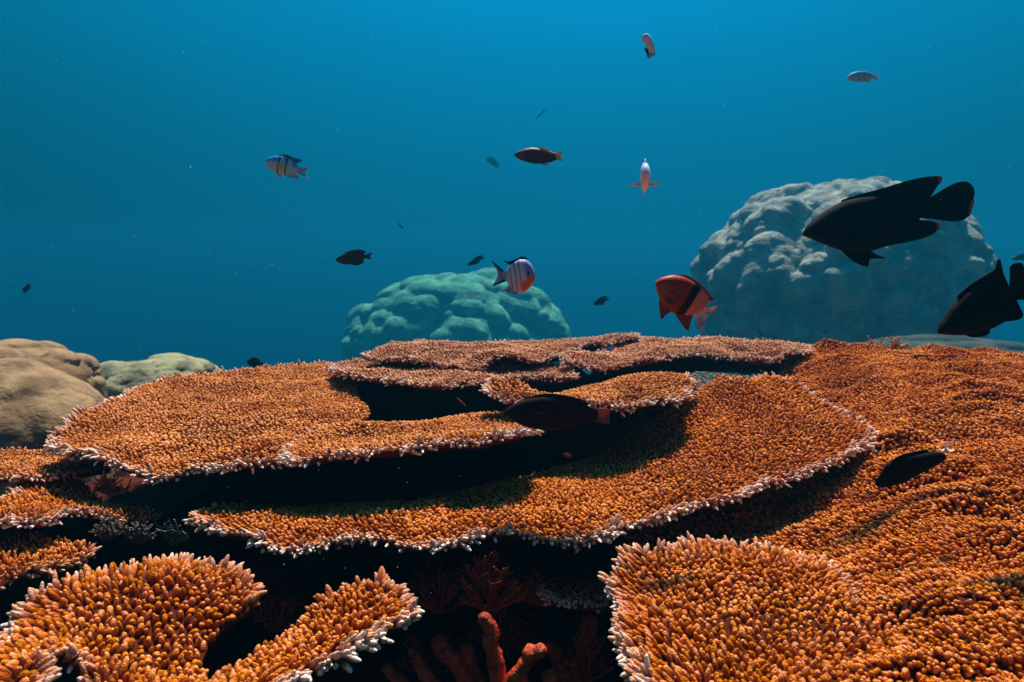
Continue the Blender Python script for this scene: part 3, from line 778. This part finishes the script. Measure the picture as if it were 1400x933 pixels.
# 2 black fish at the right border
fish('black_fish', 'black fish with tall pointed dorsal fin cut by the right border', 0.85, 38,
    [(1283, 456), (1286, 444), (1300, 420), (1318, 400), (1340, 386), (1360, 382), (1375, 392), (1384, 402), (1388, 414), (1388, 425), (1376, 440), (1358, 450), (1335, 457), (1312, 459), (1295, 458)],
    [('dorsal_fin', 'brownblack', [(1308, 408), (1325, 390), (1345, 377), (1358, 368), (1361, 356), (1365, 356), (1370, 375), (1377, 390), (1378, 404), (1360, 410), (1335, 410)]),
     ('tail_fin', 'brownblack', [(1377, 404), (1379, 385), (1379, 364), (1390, 360), (1396, 362), (1402, 380), (1418, 392), (1424, 408), (1408, 410), (1388, 410)]),
     ('anal_fin', 'brownblack', [(1350, 448), (1368, 441), (1385, 439), (1396, 436), (1399, 430), (1392, 416), (1385, 406), (1370, 420)]),
     ('pelvic_fin', 'brownblack', [(1312, 448), (1325, 460), (1340, 461), (1355, 455), (1345, 445)])],
    'brownblack', 0.36, eye=(1303, 432, 2.6))
# 3 red fish
fish('red_fish', 'red brown fish with black bar and pink tail left of the grey boulder', 0.95, -32,
    [(895, 387), (902, 380), (918, 376), (935, 378), (950, 386), (963, 397), (970, 408), (967, 418), (958, 426), (950, 430), (938, 432), (924, 430), (910, 422), (902, 411), (898, 398)],
    [('tail_fin', 'pinkfin', [(953, 417), (968, 422), (982, 418), (976, 429), (967, 435), (963, 446), (960, 456), (954, 445), (950, 430)]),
     ('anal_fin', 'redfin', [(922, 424), (928, 437), (937, 449), (942, 452), (945, 440), (947, 428), (935, 420)]),
     ('pelvic_fin', 'redfin', [(902, 408), (902, 425), (905, 437), (911, 430), (918, 426), (915, 415)]),
     ('pectoral_fin', 'redfin', [(908, 404), (918, 402), (922, 410), (916, 416), (908, 413)], -1.0),
     ('dorsal_fin', 'redfin', [(918, 379), (935, 376), (952, 385), (967, 398), (976, 410), (966, 410), (950, 400), (935, 392)])],
    'red', 0.42, eye=(901, 387, 1.7))
# 4 lilac striped fish
fish('striped_fish', 'lilac striped fish with orange throat facing right above the green dome', 1.05, 8,
    [(692, 378), (694, 368), (700, 360), (710, 354), (720, 355), (727, 362), (731, 373), (732, 382), (727, 390), (720, 398), (710, 401), (701, 397), (694, 388)],
    [('tail_fin', 'palefin', [(696, 375), (688, 370), (675, 360), (681, 376), (674, 391), (688, 386), (696, 383)]),
     ('tail_edge', 'blackfin', [(695, 375), (686, 368), (673, 357), (675, 361), (686, 372), (693, 378)]),
     ('tail_edge', 'blackfin', [(695, 383), (686, 387), (672, 392), (674, 390), (686, 384), (692, 381)]),
     ('dorsal_fin', 'blackfin', [(688, 356), (695, 358), (705, 355), (714, 351), (722, 355), (712, 359), (700, 362), (694, 361)]),
     ('anal_fin', 'palefin', [(684, 399), (694, 400), (706, 402), (709, 396), (698, 390), (692, 395)]),
     ('pelvic_fin', 'whitefin', [(716, 397), (710, 402), (702, 409), (706, 404), (712, 398)])],
    'serg', 0.36, eye=(722, 374, 1.9), flip=True)
# 5 blue striped fish
fish('striped_fish', 'blue backed striped fish with yellow patch facing left in open water', 1.5, -12,
    [(362, 222), (367, 216), (377, 213), (390, 214), (399, 218), (406, 225), (409, 231), (405, 237), (397, 240), (385, 240), (375, 236), (366, 229)],
    [('tail_fin', 'palefin', [(404, 229), (412, 229), (424, 230), (416, 235), (421, 243), (411, 239), (404, 235)]),
     ('dorsal_fin', 'bluefin', [(376, 215), (390, 212), (402, 216), (413, 220), (404, 224), (394, 220)]),
     ('anal_fin', 'palefin', [(388, 238), (398, 243), (408, 244), (404, 236), (396, 235)]),
     ('pelvic_fin', 'whitefin', [(376, 235), (380, 240), (387, 245), (385, 240), (382, 236)])],
    'blue', 0.34, eye=(368, 220, 1.3))
# 6 wrasse
fish('dusky_fish', 'slim dusky fish with yellow tail swimming left above the green dome', 1.5, -4,
    [(703, 212), (708, 208), (717, 204), (728, 202), (740, 204), (752, 208), (760, 210), (760, 219), (752, 222), (742, 224), (730, 224), (718, 221), (708, 217)],
    [('tail_fin', 'yellow', [(757, 211), (762, 209), (768, 208), (766, 213), (768, 220), (762, 219), (757, 218)]),
     ('dorsal_fin', 'whitefin', [(726, 204), (736, 202), (746, 203), (755, 207), (745, 208), (735, 206)]),
     ('anal_fin', 'palefin', [(734, 222), (742, 226), (750, 225), (748, 221)])],
    'wrasse', 0.5, eye=(709, 210, 1.0))
# 7 fish seen head on
f7 = fish('pale_fish', 'pale pink fish seen head on with both side fins spread', 1.5, 0,
    [(858, 241), (862, 232), (870, 225), (882, 222), (895, 226), (903, 236), (905, 241), (903, 248), (894, 258), (880, 262), (868, 257), (861, 250)],
    [('tail_fin', 'palefin', [(902, 237), (914, 228), (920, 226), (915, 241), (920, 256), (912, 252), (902, 245)]),
     ('dorsal_fin', 'palefin', [(868, 227), (876, 219), (890, 218), (903, 222), (900, 232), (880, 230)]),
     ('anal_fin', 'whitefin', [(880, 259), (892, 264), (903, 262), (898, 252), (884, 255)])],
    'white', 0.34, eye=(866, 236, 1.4), yaw=84)
for sgn in (-1, 1):
    k = 1.5 / F_PX
    VV = [(-0.012, sgn * 5 * k, -9 * k), (-0.008, sgn * 12 * k, -8 * k), (-0.004, sgn * 22 * k, (-9 if sgn < 0 else -13) * k), (-0.006, sgn * 13 * k, -13 * k), (-0.012, sgn * 5 * k, -14 * k)]
    vv = [(x - 0.0007, y, z) for x, y, z in VV] + [(x + 0.0007, y, z) for x, y, z in VV]
    mesh_obj('pectoral_fin', vv, [(0, 1, 2, 3, 4), (9, 8, 7, 6, 5)] + [(i, i + 5, (i + 1) % 5 + 5, (i + 1) % 5) for i in range(5)], FM['whitefin'], f7, False)
# 8 pink fish near the top
fish('pale_fish', 'small pink and blue fish climbing near the top of the water', 1.7, -68,
    [(879, 48), (886, 47), (891, 53), (895, 64), (895, 71), (892, 76), (888, 74), (885, 66), (881, 60), (877, 54)],
    [('tail_fin', 'palefin', [(886, 70), (884, 76), (888, 80), (891, 77), (896, 74), (893, 69)]),
     ('tail_edge', 'blackfin', [(885, 66), (881, 66), (885, 74), (888, 79), (887, 72)]),
     ('pelvic_fin', 'whitefin', [(881, 55), (876, 54), (878, 57), (882, 58)])],
    'white', 0.6, eye=(883, 52, 0.9))
# 9 faint blue fish top right
fish('striped_fish', 'faded blue striped fish near the top right of the water', 2.4, 2,
    [(1158, 106), (1163, 101), (1172, 98), (1183, 98), (1191, 101), (1195, 105), (1191, 109), (1181, 112), (1170, 112), (1161, 110)],
    [('tail_fin', 'whitefin', [(1192, 104), (1198, 102), (1199, 106), (1198, 110), (1192, 107)]),
     ('anal_fin', 'palefin', [(1180, 110), (1188, 113), (1190, 110)])],
    'paleblue', 0.36, eye=(1163, 104, 0.9))
# small dark fish
def small(label, D, x0, x1, yc, h, ang, right=False, mat='dark', faint=False):
    w = x1 - x0
    prof = [(0, .05), (.08, .45), (.25, .85), (.45, 1.0), (.65, .8), (.8, .4), (.84, .22), (.84, -.22), (.78, -.45), (.6, -.9), (.4, -1.0), (.2, -.75), (.06, -.35)]
    tail = [(.78, .15), (.9, .4), (1.0, .6), (.96, 0), (1.0, -.55), (.9, -.35), (.78, -.15)]
    dors = [(.2, .75), (.4, 1.2), (.6, 1.25), (.8, .95), (.84, .5), (.6, .6)]
    anal = [(.45, -.85), (.6, -1.25), (.76, -1.05), (.8, -.5), (.6, -.6)]
    ca, sa = math.cos(R(ang)), math.sin(R(ang)); cx = (x0 + x1) / 2
    def tr(pts):
        o = []
        for a, b in pts:
            x = (a - .5) * w * (-1 if right else 1); y = b * h / 2 * 0.8
            o.append((cx + x * ca + y * sa * -1 * -1, yc - (-x * sa + y * ca) if False else yc - (x * sa + y * ca)))
        return o
    return fish('dark_fish', label, D, ang, tr(prof), [('tail_fin', mat, tr(tail)), ('dorsal_fin', mat, tr(dors)), ('anal_fin', mat, tr(anal))], mat, 0.4, flip=right, group=GS)
small('dark brown oval fish left of the green dome in open water', 2.2, 458, 508, 353, 22, 6)
small('dark fish just above the top of the green dome', 5.0, 638, 663, 357, 13, 22)
small('dark fish in open water just right of the green dome', 4.5, 810, 833, 412, 13, 16)
small('barely visible fish high in the middle water', 14.0, 731, 746, 157, 15, 50)
small('fainter blurred fish left of the slim yellow tailed fish', 17.0, 664, 684, 222, 15, -20)
small('tiny dark fish above the left part of the green dome', 10.0, 543, 553, 309, 7, -60)
small('tiny dark fish far left over the brown boulder', 5.0, 29, 43, 395, 12, 70)
small('dark round fish low over the far rim of the left table', 3.0, 337, 361, 497, 17, -8)
small('faint dark fish at the right border above the black fish', 7.0, 1382, 1412, 352, 10, 8)
small('small dark fish hovering over the pinkish far tier', 2.2, 1034, 1049, 458, 11, -50)
small('tiny red fish in the dark gap under the second tier', 1.35, 622, 638, 549, 9, -40, mat='orangefin')
small('small pale fish in the dark hollow of the middle table', 1.50, 834, 852, 606, 13, 60, mat='orangefin')
# cave fish
fish('brown_fish', 'dark brown fish with pale orange tail in the shade of the small curved shelf', 1.04, -2,
    [(688, 564), (694, 557), (705, 550), (722, 544), (745, 541), (770, 544), (795, 552), (818, 560), (819, 573), (805, 580), (780, 587), (750, 590), (722, 586), (702, 577)],
    [('tail_fin', 'orangefin', [(813, 561), (822, 559), (834, 560), (834, 570), (833, 580), (822, 579), (813, 574)]),
     ('dorsal_fin', 'cave', [(715, 547), (745, 538), (775, 541), (802, 549), (800, 558), (760, 556)]),
     ('anal_fin', 'cave', [(755, 586), (775, 592), (798, 588), (808, 578), (780, 575)]),
     ('pectoral_fin', 'cave', [(722, 566), (738, 562), (748, 570), (738, 578), (725, 575)], -1.0)],
    'cave', 0.34, eye=(702, 560, 2.0))
fish('black_fish', 'plain black fish hovering just above the broad right table', 0.88, 28,
    [(1199, 662), (1203, 648), (1212, 635), (1228, 626), (1250, 621), (1272, 617), (1287, 617), (1294, 623), (1290, 631), (1272, 641), (1252, 652), (1235, 661), (1220, 666), (1207, 667)],
    [('tail_fin', 'black', [(1210, 648), (1198, 655), (1197, 664), (1206, 668), (1218, 664), (1222, 652)]),
     ('dorsal_fin', 'black', [(1212, 640), (1225, 625), (1245, 618), (1268, 615), (1265, 625), (1240, 632)]),
     ('pelvic_fin', 'black', [(1262, 640), (1266, 648), (1270, 646), (1272, 636)])],
    'black', 0.40, eye=(1284, 623, 1.6), flip=True)

# ------------------------------------------------------------------ small growths
def tubes(name, chains, mat, parent, off, sides=12, knobs=0.0, seed=1):
    """rounded tapering limbs; each chain is [(x, y, z, r), ...] from root to tip"""
    V, T, Q, AL = [], [], [], []
    g = np.random.default_rng(seed)
    for ch in chains:
        c = np.array(ch, float)
        m = len(c); t = np.linspace(0, m - 1, max(6, (m - 1) * 5))
        cc = np.stack([np.interp(t, np.arange(m), c[:, k]) for k in range(4)], 1)
        cc[1:-1, :3] += g.normal(size=(len(cc) - 2, 3)) * cc[1:-1, 3:4] * 0.30
        cc[1:, 3] *= 1 + 0.10 * g.normal(size=len(cc) - 1)
        for _ in range(2): cc[1:-1, :3] = (cc[:-2, :3] + 2 * cc[1:-1, :3] + cc[2:, :3]) / 4
        d = np.gradient(cc[:, :3], axis=0); d /= np.linalg.norm(d, axis=1)[:, None] + 1e-9
        # rounded tip
        rt = cc[-1, 3]; tip = []
        for a in (0.35, 0.65, 0.88): tip.append(np.r_[cc[-1, :3] + d[-1] * rt * a, rt * math.sqrt(1 - a * a)])
        cc = np.concatenate([cc, tip]); d = np.concatenate([d, [d[-1]] * 3])
        base = len(V); K = len(cc)
        for k in range(K):
            ref = np.array([0, 1.0, 0]) if abs(d[k][1]) < 0.9 else np.array([1.0, 0, 0])
            U = np.cross(d[k], ref); U /= np.linalg.norm(U); W = np.cross(d[k], U)
            for j in range(sides):
                a = j / sides * 2 * math.pi
                rr = cc[k, 3] * (1 + knobs * g.normal())
                V.append(cc[k, :3] + (U * math.cos(a) + W * math.sin(a)) * rr); AL.append(k / K)
        V.append(cc[-1, :3] + d[-1] * rt * 0.12); AL.append(1.0)
        for k in range(K - 1):
            for j in range(sides):
                j2 = (j + 1) % sides
                Q.append((base + k * sides + j, base + k * sides + j2, base + (k + 1) * sides + j2, base + (k + 1) * sides + j))
        for j in range(sides): T.append((base + (K - 1) * sides + j, base + (K - 1) * sides + (j + 1) % sides, base + K * sides))
    al = np.array(AL)
    return fast_mesh(name, V, np.array(T), np.array(Q), mat, parent, {'along': al, 'margin': np.zeros(len(al)), 'vary': np.full(len(al), .5)}, off)
def ch(D, *pts):
    return [(*P(x, y, D + (p[0] if p else 0)), r * D / F_PX) for x, y, r, *p in pts]
M_FINGER = plain_mat('red_finger_skin', (0.70, 0.085, 0.012), (0.32, 0.022, 0.006), 60, 0.4, 0.006, 220, spots=((0.55, 0.14, 0.04), 260))
M_BUSH = branchlet_mat('red_bush', (0.22, 0.02, 0.006), (0.55, 0.07, 0.016), (0.85, 0.30, 0.10), (0.8, 0.6, 0.5))
# finger coral in the bottom centre
base = P(670, 960, 0.88); r = empty('finger_coral', base); tag(r, 'red finger coral with blunt upright fingers, bottom centre', 'finger coral')
fingers = [
    [(0.87, (690, 990, 19), (684, 935, 16), (674, 895, 14), (671, 868, 13), (662, 846, 12))], [(0.86, (690, 960, 14), (706, 918, 11), (722, 902, 11), (730, 894, 13), (738, 890, 12))],
    [(1.00, (665, 1000, 17), (640, 935, 14), (622, 905, 12), (604, 890, 14), (600, 878, 13))], [(1.02, (665, 990, 16), (652, 930, 14), (640, 905, 15), (637, 888, 13))],
    [(1.00, (640, 1010, 14), (600, 950, 12), (575, 910, 10), (564, 892, 8))], [(0.99, (720, 1010, 20), (748, 962, 17), (760, 938, 14), (752, 926, 13))],
    [(1.04, (740, 1000, 18), (772, 940, 15), (770, 912, 14), (752, 885, 12))], [(1.02, (600, 1020, 16), (560, 960, 12), (548, 930, 11), (530, 915, 9))],
    [(1.04, (800, 1010, 18), (790, 955, 13), (798, 900, 12), (806, 850, 12))], [(0.97, (690, 1000, 16), (716, 960, 14), (712, 930, 13))]]
for i, fg in enumerate(fingers):
    tubes('finger', [ch(f[0], *[(q[0], q[1], q[2] * 0.86) for q in f[1:]]) for f in fg], M_FINGER, r, base, 18, 0.07, 40 + i)
# small bushy corals in the shade
def bush(label, cx, cy, D, w, h, n, mat, seed, rr=1.6, cat='bush coral', group=None):
    g = np.random.default_rng(seed); base = P(cx, cy + h * 0.6, D); r = empty('bush_coral', base); tag(r, label, cat, group)
    chs = []
    for i in range(n):
        a = g.uniform(-1.4, 1.4); b = g.uniform(-0.9, 0.5); q = g.uniform(0.45, 1.0)
        tx, ty = cx + math.sin(a) * w * 0.5 * q, cy + h * 0.6 - math.cos(a) * h * q
        mx, my = (cx + tx) / 2 + g.normal() * 3, (cy + h * .6 + ty) / 2 + g.normal() * 3
        dep = b * w * 0.5 * D / F_PX
        chs.append(ch(D, (cx, cy + h * .6, rr * 1.6), (mx, my, rr * 1.2, dep * .5), (tx, ty, rr * 0.7, dep)))
        for _ in range(5):
            f = g.uniform(0.35, 0.95); bx, by = mx + (tx - mx) * f, my + (ty - my) * f
            chs.append(ch(D, (bx, by, rr * .9, dep * (.5 + .5 * f)), (bx + g.normal() * 7, by - abs(g.normal()) * 6 - 2, rr * .55, dep * (.5 + .5 * f) + g.normal() * .006)))
    tubes('branches', chs, mat, r, base, 7, 0.05, seed)
    return r
bush('bushy dark red coral in the shade below the long middle shelf', 668, 785, 0.99, 100, 85, 55, M_BUSH, 5, 1.5)
bush('low dim red coral tuft right of the bushy one', 735, 800, 1.05, 80, 45, 30, M_BUSH, 6, 1.4)
bush('faint brown coral tuft in the dark left of the bushy one', 600, 800, 1.05, 90, 65, 30, M_BUSH, 7, 1.4)
M_TUFT = branchlet_mat('pale_tuft', (0.4, 0.2, 0.1), (0.75, 0.42, 0.2), (0.9, 0.8, 0.65), (0.9, 0.85, 0.8))
GR = 'dead coral rubble in the shade'
M_DEADB = branchlet_mat('grey_dead_branches', (0.06, 0.055, 0.045), (0.20, 0.19, 0.16), (0.42, 0.40, 0.34), (0.5, 0.5, 0.45))
bush('grey coral rubble tuft in the dark under the left table, nearer the border', 150, 722, 1.02, 50, 26, 12, M_DEADB, 8, 1.8, 'coral rubble', GR)
bush('pale brown broken coral under the tip of the left table', 150, 664, 1.22, 60, 22, 14, M_TUFT, 11, 1.8, 'coral rubble', GR)
bush('grey coral rubble tuft in the dark under the left table, midmost', 190, 728, 1.03, 46, 22, 10, M_DEADB, 9, 1.8, 'coral rubble', GR)
bush('grey coral rubble tuft in the dark close to the long shelf tip', 235, 724, 1.08, 50, 30, 12, M_DEADB, 10, 1.8, 'coral rubble', GR)
table_coral('small dim brown coral bracket between the finger coral and the front right lobe',
    [(742, 806, 1.02), (760, 798, 1.08, .4), (800, 802, 1.10, .1), (850, 800, 1.08, 0), (850, 825, 0.98, 0), (820, 832, 0.96, .4), (785, 828, 0.96, .5), (755, 820, 0.98, .6)],
    M_BUSH, spacing=0.0076, L=0.0072, r=0.0029, sides=6, rings=4, rim_L=0.0082)
bush('dark red coral thicket at the foot of the fingers, left side', 590, 885, 1.10, 110, 60, 36, M_BUSH, 61, 1.6)
bush('dark red coral thicket behind the tallest finger', 690, 850, 1.14, 130, 60, 40, M_BUSH, 62, 1.6)
bush('dark red coral thicket at the foot of the front right lobe', 800, 890, 1.00, 90, 70, 30, M_BUSH, 63, 1.6)
bush('dim coral thicket in the dark between the two front left fans', 380, 830, 1.05, 80, 50, 24, M_BUSH, 64, 1.5)
# little tufts on the far rim of the right table
bush('small pale coral tuft on the far rim of the right table, the left one', 1198, 476, 1.99, 14, 7, 8, M_TUFT, 12, 1.5, 'coral tuft', 'pale tufts on the far rim')
bush('small pale coral tuft on the far rim of the right table, the taller right one', 1225, 474, 1.99, 12, 9, 8, M_TUFT, 13, 1.6, 'coral tuft', 'pale tufts on the far rim')
def shell(label, px, py, D, s, seed):
    """open little bivalve lying among the branchlets"""
    base = P(px, py, D); r = empty('shell', base); tag(r, label, 'shell', 'white shell bits on the right table')
    for nm, tilt in (('lower_valve', -0.25), ('upper_valve', 0.75)):
        V, Q = [], []; na, nr = 14, 6; k = s * D / F_PX
        for i in range(nr + 1):
            for j in range(na + 1):
                a = -1.25 + 2.5 * j / na; q = i / nr; rad = k * q * (1 + 0.05 * math.cos(a * 22))
                x, y = rad * math.sin(a), -rad * math.cos(a); z = k * 0.35 * math.sin(q * 2.6) * (1 if tilt > 0 else -1) * (0.6 + 0.4 * math.cos(a))
                V.append((x, y * math.cos(tilt) - z * math.sin(tilt), -y * math.sin(tilt) + z))
        Q = [(i * (na + 1) + j, i * (na + 1) + j + 1, (i + 1) * (na + 1) + j + 1, (i + 1) * (na + 1) + j) for i in range(nr) for j in range(na)]
        o = mesh_obj(nm, V, Q, M_SHELL, r)
        sm_ = o.modifiers.new('thickness', 'SOLIDIFY'); sm_.thickness = 0.0007
M_SHELL = plain_mat('white_shell', (0.80, 0.78, 0.74), (0.62, 0.50, 0.46), 60, 0.4, 0.001, 200)
shell('white shell with dark opening on the right table below the cut off fish', 1341, 548, 1.50, 8, 1)
shell('curved white shell touching the snout of the plain black fish', 1292, 612, 1.17, 11, 2)
shell('thin white shell between the front right lobe and the broad table', 1202, 820, 0.78, 9, 3)
shell('pale shell low on the front right lobe', 1325, 868, 0.70, 9, 4)
# drifting particles
V, T = [], []
g = np.random.default_rng(77)
spots = [(260, 229, 1.9, 1.2), (251, 71, 1.2, 1.2), (462, 178, 1.0, 1.2), (1083, 98, 1.2, 1.2), (323, 375, 1.0, 1.2), (372, 362, 1.0, 1.2), (329, 96, 0.9, 1.2), (1041, 172, .8, 1.2), (958, 288, .8, 1.2), (780, 640, 1.0, .9), (518, 695, 1.0, .85), (557, 660, .9, .85), (548, 526, .9, 1.2), (472, 777, 1., .8), (388, 772, 1., .8), (1010, 413, .9, 1.2), (436, 643, .8, .9)]
spots += [(g.uniform(0, 1400), g.uniform(0, 900), g.uniform(.35, .8), g.uniform(0.6, 1.6)) for _ in range(240)]
for x, y, rp, D in spots:
    c = np.array(P(x, y, D)); rr = rp * D / F_PX * 0.8; b = len(V)
    for d in ((1, 0, 0), (-1, 0, 0), (0, 1, 0), (0, -1, 0), (0, 0, 1), (0, 0, -1)): V.append(c + np.array(d) * rr * g.uniform(.6, 1.2))
    for t in ((0, 2, 4), (2, 1, 4), (1, 3, 4), (3, 0, 4), (2, 0, 5), (1, 2, 5), (3, 1, 5), (0, 3, 5)): T.append(tuple(b + k for k in t))
M_SPECK = plain_mat('pale_specks', (0.8, 0.8, 0.8), (0.6, 0.6, 0.6), 20, 0.9, 0)
sp = fast_mesh('drifting_specks', V, np.array(T), [], M_SPECK)
tag(sp, 'tiny pale specks drifting in the water', 'particles', kind='stuff')
